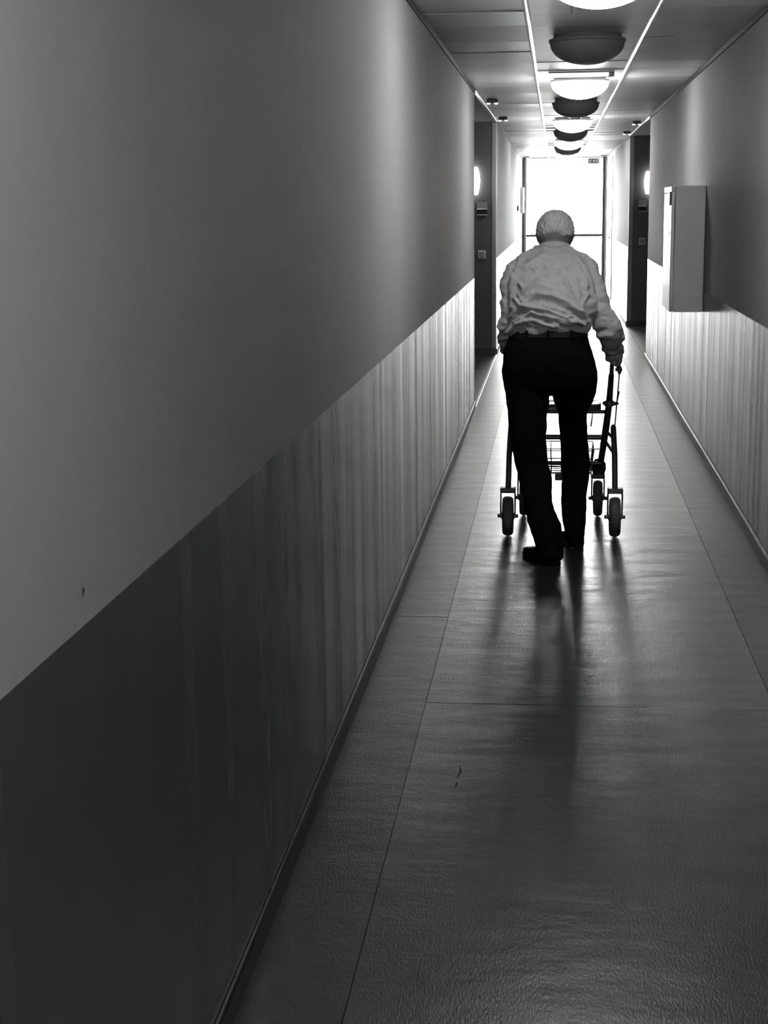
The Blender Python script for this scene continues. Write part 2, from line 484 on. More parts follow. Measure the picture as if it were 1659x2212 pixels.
def spot(x, y, label):
    r = thing('ceiling_spotlight', label, 'spotlight', (x, y, ZC), 'small twin spotlights by the recesses')
    MB().box(x - 0.045, x + 0.045, y - 0.045, y + 0.045, ZC - 0.03, ZC).build('housing', M_BLACK, r, bevel=0.006)
    for s in (-1, 1):
        MB().lathe([(0.008, 0.0), (0.017, -0.005), (0.018, -0.011), (0.009, -0.015)], (x + s * 0.032, y, ZC - 0.026), n=16).build('lens', M_SPOT, r, smooth=True, angle=0.8)
spot(-0.545, 13.5, 'small twin spotlight on the ceiling by the left recess, nearer one')
spot(-0.545, 16.19, 'small twin spotlight on the ceiling by the left recess, farther one')
spot(0.866, 17.46, 'small twin spotlight on the ceiling by the right recess, nearer one')
spot(0.866, 19.84, 'small twin spotlight on the ceiling by the right recess, farther one')

# ================================================================== RECESS FITTINGS
def sconce(x, y, z, label):
    r = thing('wall_sconce', label, 'lamp', (x, y, z - 0.15), 'glowing wall sconces in the recesses')
    box(x - 0.05, x + 0.05, y - 0.02, y, z - 0.10, z + 0.10).build('back_plate', M_WHITE, r, bevel=0.004)
    rings = []
    for t, w in ((-0.147, 0.060), (-0.14, 0.066), (-0.07, 0.082), (0.0, 0.090), (0.07, 0.082), (0.13, 0.068), (0.147, 0.058)):
        n = 24
        rings.append([(x + w * math.cos(2 * math.pi * k / n), y - 0.055 + 0.05 * w / 0.09 * math.sin(2 * math.pi * k / n), z + t) for k in range(n)])
    MB().loft(rings).build('glass_shade', M_SCONCE, r, smooth=True, angle=0.9)
sconce(-0.900, LB, 1.865, 'glowing barrel-shaped wall lamp half hidden in the left recess')
sconce(1.236, RB, 1.877, 'glowing barrel-shaped wall lamp half hidden in the right recess')

def nameplate(x, y, z0, z1, label):
    r = thing('name_plate_holder', label, 'name plate', (x, y, z0), 'name plate holders in the recesses')
    w = 0.054; zm = z0 + (z1 - z0) * 0.44
    MB().box(x - w, x + w, y - 0.012, y, z0, z1).build('back_plate', M_EDGE, r, bevel=0.002)
    MB().add([(x - w, y - 0.012, zm), (x + w, y - 0.012, zm), (x + w, y - 0.035, z1 - 0.008), (x - w, y - 0.035, z1 - 0.008),
              (x - w, y - 0.008, zm), (x + w, y - 0.008, zm), (x + w, y - 0.008, z1 - 0.008), (x - w, y - 0.008, z1 - 0.008)],
             [(0, 1, 2, 3), (7, 6, 5, 4), (0, 4, 5, 1), (1, 5, 6, 2), (2, 6, 7, 3), (3, 7, 4, 0)]).build('name_card', M_CABINET, r)
    box(x - w, x + w, y - 0.022, y - 0.006, zm - 0.008, zm).build('ledge', M_CABINET, r, bevel=0.001)
    box(x - w, x + w, y - 0.022, y - 0.006, z0, z0 + 0.008).build('ledge', M_CABINET, r, bevel=0.001)
nameplate(-0.791, LB, 1.502, 1.655, 'grey name plate holder under the left recess lamp')
nameplate(1.136, RB, 1.503, 1.666, 'grey name plate holder under the right recess lamp')

def switch(x, y, z, label):
    r = thing('light_switch', label, 'switch', (x, y, z - 0.042), 'light switches in the recesses')
    box(x - 0.042, x + 0.042, y - 0.010, y, z - 0.044, z + 0.044).build('switch_plate', M_CABINET, r, bevel=0.004)
    box(x - 0.030, x + 0.030, y - 0.016, y - 0.008, z - 0.032, z + 0.032).build('rocker', M_JAMB, r, bevel=0.002)
switch(-0.794, LB, 1.083, 'square grey light switch on the dark left recess wall')
switch(1.140, RB, 1.117, 'square grey light switch on the dark right recess wall')

# ================================================================== CABINET ON THE RIGHT WALL
cb = thing('wall_cabinet', 'tall pale metal cabinet with black latch hung on the right wall', 'cabinet', (0.85, 10.55, 0.907))
CY0, CY1, CX, CZ0, CZ1 = 10.22, 10.90, 0.742, 0.907, 1.712
box(CX + 0.020, XR - 0.003, CY0, CY1, CZ0, CZ1).build('body', M_CABINET, cb, bevel=0.003)
door = box(CX - 0.004, CX + 0.018, CY0 + 0.002, CY1 - 0.002, CZ0 + 0.003, CZ1 - 0.045).build('door', M_WHITE, cb, bevel=0.004)
box(CX - 0.006, CX + 0.018, CY0 + 0.002, CY1 - 0.002, CZ1 - 0.041, CZ1 - 0.002).build('top_fascia', M_WHITE, cb, bevel=0.006)
box(CX - 0.016, CX - 0.003, CY0 + 0.008, CY0 + 0.045, 1.59, 1.675).build('latch', M_BLACK, door, bevel=0.002)
box(CX - 0.007, CX - 0.003, CY0 + 0.10, CY1 - 0.10, 1.40, 1.418).build('label_strip', M_JAMB, door)

# ================================================================== FAR END FITTINGS
ib = thing('wall_box', 'slim white box on the far left wall beside the glazed door', 'wall box', (XL, 28.8, 1.465))
box(XL + 0.002, XL + 0.055, 28.4, 29.2, 1.465, 1.92).build('casing', M_WHITE, ib, bevel=0.006)
box(XL + 0.050, XL + 0.062, 28.7, 28.9, 1.70, 1.84).build('cover_plate', M_CABINET, ib, bevel=0.003)
tb = thing('control_box', 'small black box on the far left wall before the white box', 'control box', (XL, 26.1, 1.52))
box(XL + 0.002, XL + 0.030, 26.0, 26.35, 1.515, 1.60).build('casing', M_BLACK, tb, bevel=0.004)
box(XL + 0.028, XL + 0.034, 26.1, 26.25, 1.54, 1.575).build('button', M_EDGE, tb, bevel=0.002)

ex = thing('exit_sign', 'small hanging exit sign with running figure and arrow before the door', 'sign', (0.696, 29.3, ZC))
EY = 29.3; ex0, ex1, ez0, ez1 = 0.592, 0.772, 2.352, 2.432
box(ex0 - 0.02, ex1 + 0.02, EY - 0.012, EY + 0.012, ez0 - 0.012, ez1 + 0.012).build('casing', M_WHITE, ex, bevel=0.003)
pl = box(ex0, ex1, EY - 0.016, EY - 0.008, ez0, ez1).build('pictogram_plate', M_SIGN, ex)
for x in (ex0 + 0.02, ex1 - 0.02):
    MB().tube([(x, EY, ez1 + 0.01), (x, EY, ZC)], 0.004, 8).build('hanger', M_ALU, ex)
def poly_plate(pts, y0, y1):
    n = len(pts)
    return MB().add([(x, y0, z) for x, z in pts] + [(x, y1, z) for x, z in pts],
                    [tuple(range(n)), tuple(reversed(range(n, 2 * n)))] + [(i, i + n, (i + 1) % n + n, (i + 1) % n) for i in range(n)])
def E_(u, v):
    return (ex0 + (ex1 - ex0) * u, ez0 + (ez1 - ez0) * v)
# arrow pointing left, door, running figure (white on the plate)
poly_plate([E_(0.40, 0.5), E_(0.56, 0.86), E_(0.56, 0.64), E_(0.70, 0.64), E_(0.70, 0.36), E_(0.56, 0.36), E_(0.56, 0.14)], EY - 0.018, EY - 0.015).build('arrow', M_WHITE, pl)
poly_plate([E_(0.78, 0.14), E_(0.94, 0.14), E_(0.94, 0.88), E_(0.78, 0.88)], EY - 0.018, EY - 0.015).build('door_symbol', M_WHITE, pl)
fg = MB()
for seg in ([(0.22, 0.66), (0.19, 0.42)], [(0.19, 0.42), (0.10, 0.30), (0.05, 0.12)], [(0.19, 0.42), (0.27, 0.28), (0.24, 0.10)],
            [(0.22, 0.64), (0.12, 0.60), (0.08, 0.46)], [(0.22, 0.64), (0.30, 0.52)]):
    fg.tube([(E_(*p)[0], EY - 0.0165, E_(*p)[1]) for p in seg], 0.0045, 6)
fg.lathe([(0.001, -0.002), (0.007, -0.0015), (0.007, 0.0015), (0.001, 0.002)], (E_(0.25, 0.82)[0], EY - 0.0165, E_(0.25, 0.82)[1]), 'Y', 12)
fg.build('running_figure', M_WHITE, pl)

# ================================================================== ROLLATOR
RX = 0.040
ro = thing('rollator', 'four-wheeled walking frame with seat and wire basket pushed by the man', 'rollator', (RX, 7.70, 0))
def wheel(x, y, r, w):
    hub = MB().lathe([(0.004, -w * 0.62), (0.016, -w * 0.6), (0.018, -w * 0.25), (r * 0.62, -w * 0.18), (r * 0.70, -w * 0.32), (r * 0.70, w * 0.32),
                      (r * 0.62, w * 0.18), (0.018, w * 0.25), (0.016, w * 0.6), (0.004, w * 0.62)], (x, y, r), 'X', 32).build('wheel', M_BLACK, ro, smooth=True, angle=0.6)
    prof = []
    for k in range(14):
        a = math.pi * k / 13
        prof.append((r - 0.020 + 0.020 * max(0.0, math.sin(a)) ** 0.8, -w / 2 * math.cos(a)))
    prof = [(r * 0.68, -w * 0.36)] + prof + [(r * 0.68, w * 0.36)]
    MB().lathe(prof, (x, y, r), 'X', 40).build('tyre', M_RUBBER, hub, smooth=True)
def fork(x, y, r, w, ztop, splay):
    f = MB()
    for s in (-1, 1):
        xs = x + s * w
        f.tube([(xs, y, r - 0.008), (xs, y, ztop - 0.035), (x + s * (w - 0.004), y, ztop - 0.014)], 0.0042, 8)
        f.lathe([(0.002, -0.011), (0.009, -0.009), (0.010, 0.009), (0.002, 0.011)], (xs + s * 0.006, y, r), 'X', 14)
    ob = f.build('fork', M_TUBE, ro, smooth=True, angle=0.9)
    box(x - w - 0.003, x + w + 0.003, y - 0.028, y + 0.028, ztop - 0.026, ztop).build('fork_crown', M_BLACK, ob, bevel=0.006)
    return ob
for s in (-1, 1):
    xr, xf = RX + s * 0.261, RX + s * 0.192
    wheel(xr, 7.466, 0.098, 0.054); fork(xr, 7.466, 0.098, 0.035, 0.242, s)
    wheel(xf, 7.98, 0.094, 0.048); fork(xf, 7.98, 0.094, 0.032, 0.226, s)
    # rear leg
    MB().tube([(xr - s * 0.001, 7.47, 0.235), (xr - s * 0.004, 7.52, 0.40), (xr - s * 0.010, 7.575, 0.525), (xr - s * 0.010, 7.58, 0.536)], [0.014, 0.014, 0.014, 0.009], 12).build('rear_leg', M_TUBE, ro, smooth=True, angle=1.0)
    # main tube from the handle down to the front swivel
    m0 = [(RX + s * 0.232, 7.44, 0.80), (RX + s * 0.226, 7.51, 0.65), (RX + s * 0.216, 7.60, 0.52), (RX + s * 0.208, 7.74, 0.40), (RX + s * 0.201, 7.90, 0.29), (RX + s * 0.198, 7.95, 0.255)]
    MB().tube(m0, [0.0135, 0.0165, 0.0175, 0.0165, 0.0165, 0.0165], 14).build('frame_tube', M_TUBE, ro, smooth=True, angle=1.0)
    # swivel housing
    MB().lathe([(0.010, 0.0), (0.030, 0.006), (0.038, 0.030), (0.036, 0.060), (0.020, 0.082), (0.006, 0.086)], (RX + s * 0.194, 7.96, 0.222), n=20).build('swivel_housing', M_BLACK, ro, smooth=True, angle=0.9)
    box(RX + s * 0.185 - 0.032, RX + s * 0.185 + 0.032, 7.93, 8.0, 0.205, 0.228).build('swivel_plate', M_BLACK, ro, bevel=0.006)
    # telescopic handle post, bent forward-back into the grip
    MB().tube([(RX + s * 0.228, 7.495, 0.66), (RX + s * 0.232, 7.45, 0.78), (RX + s * 0.234, 7.435, 0.845), (RX + s * 0.236, 7.425, 0.868), (RX + s * 0.237, 7.40, 0.875), (RX + s * 0.238, 7.30, 0.875)],
              [0.0105] * 6, 12).build('handle_post', M_TUBE, ro, smooth=True, angle=1.0)
    MB().tube([(RX + s * 0.2375, 7.425, 0.875), (RX + s * 0.2378, 7.41, 0.875), (RX + s * 0.238, 7.36, 0.875), (RX + s * 0.238, 7.31, 0.876), (RX + s * 0.238, 7.29, 0.876)],
              [0.013, 0.016, 0.0155, 0.0165, 0.012], 14).build('handle_grip', M_BLACK, ro, smooth=True, angle=1.0)
    # brake lever hanging under and outside the grip
    br = MB().tube([(RX + s * 0.242, 7.425, 0.855), (RX + s * 0.262, 7.415, 0.848), (RX + s * 0.270, 7.40, 0.826), (RX + s * 0.268, 7.395, 0.806)], [0.009, 0.012, 0.013, 0.006], 10)
    br.tube([(RX + s * 0.266, 7.41, 0.832), (RX + s * 0.252, 7.36, 0.835), (RX + s * 0.250, 7.31, 0.832)], [0.008, 0.006, 0.005], 8)
    br.build('brake_lever', M_BLACK, ro, smooth=True, angle=1.0)
    MB().tube([(RX + s * 0.268, 7.40, 0.806), (RX + s * 0.266, 7.44, 0.74), (RX + s * 0.263, 7.49, 0.67), (RX + s * 0.259, 7.55, 0.56), (RX + s * 0.257, 7.57, 0.53)], 0.0032, 8).build('brake_cable', M_BLACK, ro, smooth=True)
    # height clamp with knob
    cl = MB().lathe([(0.012, -0.016), (0.024, -0.012), (0.024, 0.012), (0.012, 0.018)], (RX + s * 0.226, 7.505, 0.652), 'Z', 14)
    cl.tube([(RX + s * 0.205, 7.505, 0.652), (RX + s * 0.197, 7.505, 0.66)], [0.012, 0.006], 8)
    clo = cl.build('height_clamp', M_BLACK, ro, smooth=True, angle=0.8)
    kn = MB().tube([(RX + s * 0.240, 7.505, 0.650), (RX + s * 0.262, 7.505, 0.652), (RX + s * 0.272, 7.505, 0.652)], [0.009, 0.010, 0.004], 10)
    kn.tube([(RX + s * 0.262, 7.505, 0.655), (RX + s * 0.273, 7.500, 0.712)], [0.0040, 0.0036], 8)
    kn.build('clamp_knob', M_BLACK, clo, smooth=True, angle=0.9)
    # brackets between rear leg and main tube
    MB().tube([(RX + s * 0.216, 7.625, 0.50), (RX + s * 0.250, 7.565, 0.475)], 0.008, 8).tube([(RX + s * 0.212, 7.68, 0.445), (RX + s * 0.254, 7.535, 0.405)], [0.007, 0.010], 8).build('bracket', M_TUBE, ro, smooth=True, angle=1.0)
    MB().tube([(RX + s * 0.150, 7.60, 0.60), (RX + s * 0.148, 7.60, 0.575), (RX + s * 0.142, 7.60, 0.525)], [0.003, 0.003, 0.0042], 8).build('pull_strap', M_BLACK, ro)
def bar(y, z, half, r, name='cross_bar'):
    MB().tube([(RX - half, y, z), (RX + half, y, z)], r, 12).build(name, M_TUBE, ro, smooth=True, angle=1.0)
bar(7.56, 0.604, 0.222, 0.0095)
bar(7.68, 0.460, 0.212, 0.0135)
bar(7.86, 0.298, 0.203, 0.0115)
seat = MB()
n = 28
def rrect(z, hx, hy, e=6.0):
    out = []
    for k in range(n):
        a = 2 * math.pi * k / n
        c, s_ = math.cos(a), math.sin(a)
        out.append((RX + hx * math.copysign(abs(c) ** (2 / e), c), 7.66 + hy * math.copysign(abs(s_) ** (2 / e), s_), z))
    return out
seat.loft([rrect(0.607, 0.188, 0.098), rrect(0.610, 0.192, 0.102), rrect(0.630, 0.192, 0.102), rrect(0.640, 0.186, 0.096), rrect(0.636, 0.15, 0.07)])
seat.build('seat', M_BLACK, ro, smooth=True, angle=0.9)
# wire basket
bk = MB()
for z, hx, y0, y1 in ((0.385, 0.165, 7.78, 8.04), (0.335, 0.160, 7.785, 8.035), (0.255, 0.150, 7.80, 8.02)):
    bk.tube([(RX - hx, y0, z), (RX + hx, y0, z), (RX + hx, y1, z), (RX - hx, y1, z), (RX - hx, y0, z)], 0.0032, 6)
for k in range(7):
    t = -1 + 2 * k / 6
    bk.tube([(RX + t * 0.165, 7.78, 0.385), (RX + t * 0.150, 7.80, 0.255), (RX + t * 0.150, 8.02, 0.255), (RX + t * 0.165, 8.04, 0.385)], 0.0026, 6)
for k in range(4):
    y = 7.80 + 0.22 * (k + 0.5) / 4
    bk.tube([(RX - 0.165, y, 0.385), (RX - 0.150, y, 0.255), (RX + 0.150, y, 0.255), (RX + 0.165, y, 0.385)], 0.0026, 6)
basket = bk.build('wire_basket', M_TUBE, ro)
box(0.008, 0.052, 7.92, 7.96, 0.196, 0.240).build('basket_lock', M_BLACK, basket, bevel=0.004)
for x in (RX - 0.195, RX + 0.195):
    MB().tube([(x, 7.78, 0.385), (x * 0.999, 7.72, 0.42)], 0.003, 6).tube([(RX + (x - RX) * 0.84, 7.78, 0.385), (x, 7.78, 0.385)], 0.003, 6).build('basket_hook', M_TUBE, basket)

# ================================================================== PERSON
TORSO = [(-0.0313, 7.08, 1.01, 0.1776, 0.118),
    (-0.0316, 7.08, 1.0374, 0.1837, 0.124),
    (-0.0246, 7.08, 1.0647, 0.193, 0.134),
    (-0.0185, 7.08, 1.0898, 0.1928, 0.138),
    (-0.0139, 7.1, 1.1514, 0.192, 0.146),
    (-0.0135, 7.14, 1.2119, 0.1916, 0.15),
    (-0.0162, 7.19, 1.2726, 0.1863, 0.15),
    (-0.0167, 7.24, 1.3169, 0.1703, 0.142),
    (-0.0171, 7.29, 1.3576, 0.1413, 0.122),
    (-0.013, 7.33, 1.3882, 0.1119, 0.098),
    (-0.0089, 7.36, 1.4109, 0.082, 0.078)]
PELVIS = [(-0.0232, 7.08, 1.05, 0.1626, 0.12),
    (-0.0263, 7.08, 1.0353, 0.1701, 0.124),
    (-0.0292, 7.075, 1.0062, 0.1796, 0.13),
    (-0.031, 7.07, 0.9687, 0.1943, 0.138),
    (-0.0275, 7.065, 0.9227, 0.206, 0.146),
    (-0.0228, 7.07, 0.8587, 0.217, 0.15),
    (-0.017, 7.08, 0.7938, 0.2145, 0.142),
    (-0.0145, 7.09, 0.7499, 0.2087, 0.12)]
LEGL = [(-0.1339, 7.06, 0.8598, 0.0971, 0.11),
    (-0.1239, 7.06, 0.7747, 0.1005, 0.11),
    (-0.1189, 7.04, 0.7132, 0.0982, 0.1),
    (-0.1215, 7.03, 0.6504, 0.0888, 0.095),
    (-0.1185, 7.01, 0.5677, 0.0845, 0.09),
    (-0.1018, 7.01, 0.4388, 0.0773, 0.085),
    (-0.0876, 7.0, 0.3975, 0.0783, 0.082),
    (-0.0772, 6.965, 0.3391, 0.0728, 0.08),
    (-0.0678, 6.93, 0.2703, 0.0662, 0.075),
    (-0.0536, 6.91, 0.2205, 0.0693, 0.075),
    (-0.0363, 6.895, 0.1743, 0.0734, 0.075),
    (-0.0231, 6.88, 0.1194, 0.0691, 0.075),
    (-0.0122, 6.87, 0.0679, 0.0628, 0.072),
    (-0.0097, 6.865, 0.028, 0.0607, 0.07)]
LEGR = [(0.0896, 7.1, 0.8555, 0.0928, 0.11),
    (0.0925, 7.1, 0.7916, 0.0993, 0.112),
    (0.0911, 7.11, 0.737, 0.0995, 0.108),
    (0.0887, 7.13, 0.698, 0.0882, 0.1),
    (0.0851, 7.15, 0.6651, 0.0715, 0.092),
    (0.0882, 7.18, 0.609, 0.0655, 0.088),
    (0.0947, 7.21, 0.5391, 0.0648, 0.085),
    (0.1064, 7.235, 0.4029, 0.0663, 0.08),
    (0.105, 7.23, 0.3371, 0.0663, 0.078),
    (0.0981, 7.22, 0.272, 0.0609, 0.075),
    (0.0979, 7.21, 0.1846, 0.0599, 0.072),
    (0.1019, 7.205, 0.1184, 0.0545, 0.07),
    (0.1038, 7.2, 0.0521, 0.0448, 0.066),
    (0.1075, 7.2, 0.0138, 0.0415, 0.064)]
ARML = [(-0.0684, 7.31, 1.353, 0.055),
    (-0.1174, 7.29, 1.3264, 0.067),
    (-0.1659, 7.26, 1.2875, 0.068),
    (-0.1877, 7.2, 1.2203, 0.062),
    (-0.1942, 7.14, 1.1392, 0.053),
    (-0.206, 7.12, 1.0496, 0.053),
    (-0.2078, 7.19, 0.9799, 0.05),
    (-0.1892, 7.31, 0.9082, 0.041)]
ARMR = [(0.0476, 7.31, 1.3521, 0.055),
    (0.097, 7.29, 1.3226, 0.067),
    (0.1353, 7.26, 1.2853, 0.068),
    (0.1625, 7.2, 1.2245, 0.063),
    (0.1917, 7.14, 1.1478, 0.057),
    (0.2256, 7.12, 1.0818, 0.057),
    (0.2498, 7.13, 1.0325, 0.06),
    (0.2666, 7.22, 0.9675, 0.047),
    (0.2798, 7.32, 0.9066, 0.038)]
FOLDS = [(0.01, 0.012, [(-0.1794, 1.1865), (-0.1625, 1.1626), (-0.1482, 1.1545), (-0.1052, 1.1505), (-0.0288, 1.1382),
    (0.0572, 1.1021),
    (0.1241, 1.0733)]),
    (0.009, 0.013, [(-0.0818, 1.2121), (-0.1434, 1.1602), (-0.1863, 1.1222), (-0.2053, 1.0936)]),
    (0.011, 0.016, [(-0.0675, 1.2073), (-0.0103, 1.1975),
    (0.0565, 1.1686),
    (0.1091, 1.1304),
    (0.1476, 1.0875)]),
    (0.007, 0.013, [(0.0411, 1.2728),
    (0.0703, 1.2065),
    (0.1041, 1.1494),
    (0.1474, 1.1017)]),
    (-0.008, 0.018, [(0.034, 1.2729),
    (0.0036, 1.2353), (-0.039, 1.2118)]),
    (0.008, 0.014, [(-0.1893, 1.2744), (-0.1585, 1.312), (-0.1206, 1.3259), (-0.0872, 1.3115)]),
    (-0.008, 0.014, [(-0.1727, 1.2885), (-0.1442, 1.3048), (-0.1062, 1.3116)]),
    (0.007, 0.012, [(-0.068, 1.2736), (-0.1153, 1.2407), (-0.1628, 1.2078)]),
    (0.008, 0.015, [(0.0968, 1.3571),
    (0.1351, 1.3098),
    (0.1573, 1.2437),
    (0.1747, 1.1775),
    (0.1756, 1.1206)]),
    (-0.009, 0.014, [(0.1439, 1.3567),
    (0.1731, 1.2907),
    (0.1859, 1.2247),
    (0.1845, 1.1585)]),
    (0.011, 0.012, [(-0.2075, 1.041), (-0.1909, 1.0792), (-0.1574, 1.1006), (-0.105, 1.1314), (-0.0667, 1.1169),
    (0.0096, 1.1023),
    (0.086, 1.0829)]),
    (0.01, 0.011, [(-0.2074, 1.0217), (-0.1812, 1.0648), (-0.143, 1.0934), (-0.0857, 1.0932),
    (-0.0091, 1.0714)]),
    (0.008, 0.011, [(-0.0429, 1.1168),
    (-0.0093, 1.0905),
    (0.01, 1.0689)]),
    (0.007, 0.012, [(-0.048, 1.1597),
    (0.0378, 1.1355),
    (0.1048, 1.0924),
    (0.1288, 1.0756)]),
    (0.008, 0.016, [(-0.1984, 1.1509), (-0.1972, 1.227), (-0.1846, 1.2933), (-0.1635, 1.3498)]),
    (-0.008, 0.014, [(-0.2127, 1.1605), (-0.213, 1.2271), (-0.1989, 1.2934), (-0.1777, 1.3452)]),
    (0.005, 0.016, [(-0.1348, 1.326), (-0.0781, 1.3632), (-0.0403, 1.3723)]),
    (-0.006, 0.02, [(-0.1149, 1.179), (-0.0673, 1.1859), (-0.0101, 1.1785),
    (0.0376, 1.1545)]),
    (0.006, 0.01, [(-0.1675, 1.2031), (-0.1483, 1.1792), (-0.1293, 1.1981), (-0.1056, 1.2122)]),
    (0.005, 0.01, [(-0.1582, 1.2505), (-0.1438, 1.2267), (-0.1248, 1.2408)]),
    (0.006, 0.01, [(0.0571, 1.1116),
    (0.0951, 1.1115),
    (0.1239, 1.0875)]),
    (0.006, 0.011, [(0.1312, 1.2486),
    (0.146, 1.2013),
    (0.1322, 1.1777)]),
    (0.005, 0.012, [(-0.1429, 1.0743), (-0.1048, 1.1028), (-0.057, 1.0859)]),
    (0.005, 0.01, [(0.0718, 1.0782),
    (0.0976, 1.0996),
    (0.1193, 1.0757)]),
    (-0.006, 0.009, [(-0.1051, 1.1362), (-0.0668, 1.1265),
    (-0.0095, 1.1095),
    (0.0573, 1.0902)]),
    (0.006, 0.009, [(-0.1717, 1.0753), (-0.1239, 1.0885), (-0.0975, 1.0717)]),
    (0.006, 0.009, [(-0.0856, 1.0826), (-0.0378, 1.0758),
    (-0.0043, 1.0651)]),
    (0.006, 0.009, [(0.0241, 1.0856),
    (0.0575, 1.0773),
    (0.0766, 1.0677)]),
    (0.006, 0.01, [(0.0858, 1.0925),
    (0.124, 1.0771),
    (0.1453, 1.0827)]),
    (-0.005, 0.009, [(-0.1333, 1.0685), (-0.0664, 1.073), (-0.0377, 1.0653)]),
    (0.005, 0.012, [(-0.0399, 1.3205),
    (0.0077, 1.3013),
    (0.0454, 1.3105)]),
    (0.005, 0.01, [(-0.0682, 1.3066), (-0.0302, 1.2922),
    (0.0077, 1.2966)]),
    (0.005, 0.012, [(0.102, 1.3195),
    (0.1309, 1.2722),
    (0.1409, 1.2344)]),
    (0.003, 0.01, [(-0.1678, 1.2553), (-0.1438, 1.2362)]),
    (0.003, 0.01, [(0.1317, 1.2108),
    (0.1556, 1.1965)]),
    (-0.006, 0.009, [(-0.1813, 1.0935), (-0.1431, 1.1125), (-0.1146, 1.1386)])]
PO = (0.0, 7.05, 0.0)

def ring(cx, cy, cz, rx, ry, n=36, e=2.3, tilt=0.0):
    out = []
    for k in range(n):
        a = 2 * math.pi * k / n
        c, s = math.cos(a), math.sin(a)
        dx = rx * math.copysign(abs(c) ** (2 / e), c)
        dy = ry * math.copysign(abs(s) ** (2 / e), s)
        out.append((cx + dx, cy + dy, cz + dy * tilt))
    return out

def smooth_path(pts, n=4):
    """Catmull-Rom through (x, y, z, r) points."""
    P = [np.array(p, float) for p in pts]
    P = [2 * P[0] - P[1]] + P + [2 * P[-1] - P[-2]]
    out = []
    for i in range(1, len(P) - 2):
        for k in range(n):
            t = k / n
            out.append(0.5 * ((2 * P[i]) + (-P[i - 1] + P[i + 1]) * t + (2 * P[i - 1] - 5 * P[i] + 4 * P[i + 1] - P[i + 2]) * t * t
                              + (-P[i - 1] + 3 * P[i] - 3 * P[i + 1] + P[i + 2]) * t ** 3))
    out.append(P[-2])
    return out

def add_limb(mb, pts, dr=0.0, n=18):
    sp = smooth_path(pts)
    mb.tube([p[:3] for p in sp], [max(p[3] + dr, 0.006) for p in sp], n)

def remesh(mb, name, material, parent, voxel, iters, origin=PO):
    ob = mb.build(name, material, None, origin=origin)
    md = ob.modifiers.new('r', 'REMESH'); md.mode = 'VOXEL'; md.voxel_size = voxel; md.use_smooth_shade = True
    if iters:
        ms = ob.modifiers.new('s', 'SMOOTH'); ms.factor = 0.5; ms.iterations = iters
    dg = bpy.context.evaluated_depsgraph_get()
    me = bpy.data.meshes.new_from_object(ob.evaluated_get(dg))
    ob.modifiers.clear()
    old = ob.data
    ob.data = me
    me.name = name
    bpy.data.meshes.remove(old)
    me.materials.clear(); me.materials.append(material)
    me.polygons.foreach_set('use_smooth', [True] * len(me.polygons))
    if parent is not None:
        ob.parent = parent
        ob.location = (0, 0, 0)
    return ob

# ---- head (local frame: x right, y face, z up)
HC = Vector((-0.003, 7.445, 1.460))
HR = Matrix.Rotation(math.radians(-24), 3, 'X') @ Matrix.Rotation(math.radians(2.0), 3, 'Y')
def head_r(d):
    x, y, z = d
    rx, ry, rz = 0.089, 0.102, 0.111
    if z < 0:
        rx *= 1 - 0.22 * (-z) ** 1.5
        if y < 0:
            ry *= 1 - 0.28 * (-z)
    r = (abs(x / rx) ** 2.35 + abs(y / ry) ** 2.2 + abs(z / rz) ** 2.35) ** (-1 / 2.3)
    def g(px, py, pz, s):
        q = Vector((px, py, pz)).normalized()
        return math.exp(-((x - q.x) ** 2 + (y - q.y) ** 2 + (z - q.z) ** 2) / (s * s))
    r += 0.020 * g(0, 1, -0.16, 0.13) + 0.010 * g(0, 1, 0.02, 0.10)               # nose
    r += 0.006 * g(0, 1, 0.24, 0.3) - 0.009 * (g(0.34, 1, 0.10, 0.14) + g(-0.34, 1, 0.10, 0.14))  # brow, sockets
    r += 0.006 * g(0, 1, -0.48, 0.16) - 0.004 * g(0, 1, -0.56, 0.07) + 0.012 * g(0, 1, -0.85, 0.22)  # lips, chin
    r += 0.005 * (g(0.6, 1, -0.2, 0.25) + g(-0.6, 1, -0.2, 0.25))
    return r
def sphere_rings(fn, nu=56, nv=36):
    rings = []
    for i in range(1, nv):
        ph = math.pi * i / nv
        ring_ = []
        for k in range(nu):
            a = 2 * math.pi * k / nu
            d = Vector((math.sin(ph) * math.cos(a), math.sin(ph) * math.sin(a), math.cos(ph)))
            ring_.append(tuple(HC + HR @ (d * fn(d))))
        rings.append(ring_)
    return rings

body = MB()
body.loft(sphere_rings(head_r))
def hp(x, y, z):
    return tuple(HC + HR @ Vector((x, y, z)))
for s in (-1, 1):                                  # ears
    body.tube([hp(s * 0.068, 0.006, -0.040), hp(s * 0.078, 0.000, -0.032), hp(s * 0.086, -0.008, -0.005), hp(s * 0.086, -0.010, 0.012), hp(s * 0.076, -0.004, 0.024)],
              [0.006, 0.010, 0.012, 0.011, 0.006], 10, flat=0.6)
body.tube([(-0.005, 7.33, 1.33), (-0.005, 7.375, 1.385), (-0.004, 7.42, 1.43)], [0.068, 0.062, 0.058], 20)
body.loft([ring(x, y, z, rx - 0.022, ry - 0.022) for x, y, z, rx, ry in TORSO[:9]])
body.loft([ring(x, y, z, rx - 0.02, ry - 0.02) for x, y, z, rx, ry in PELVIS])
for L in (LEGL, LEGR):
    body.loft([ring(x, y, z, rx * 0.72, ry * 0.72, 20, 2.0) for x, y, z, rx, ry in L])
add_limb(body, ARML, -0.014)
add_limb(body, ARMR, -0.014)
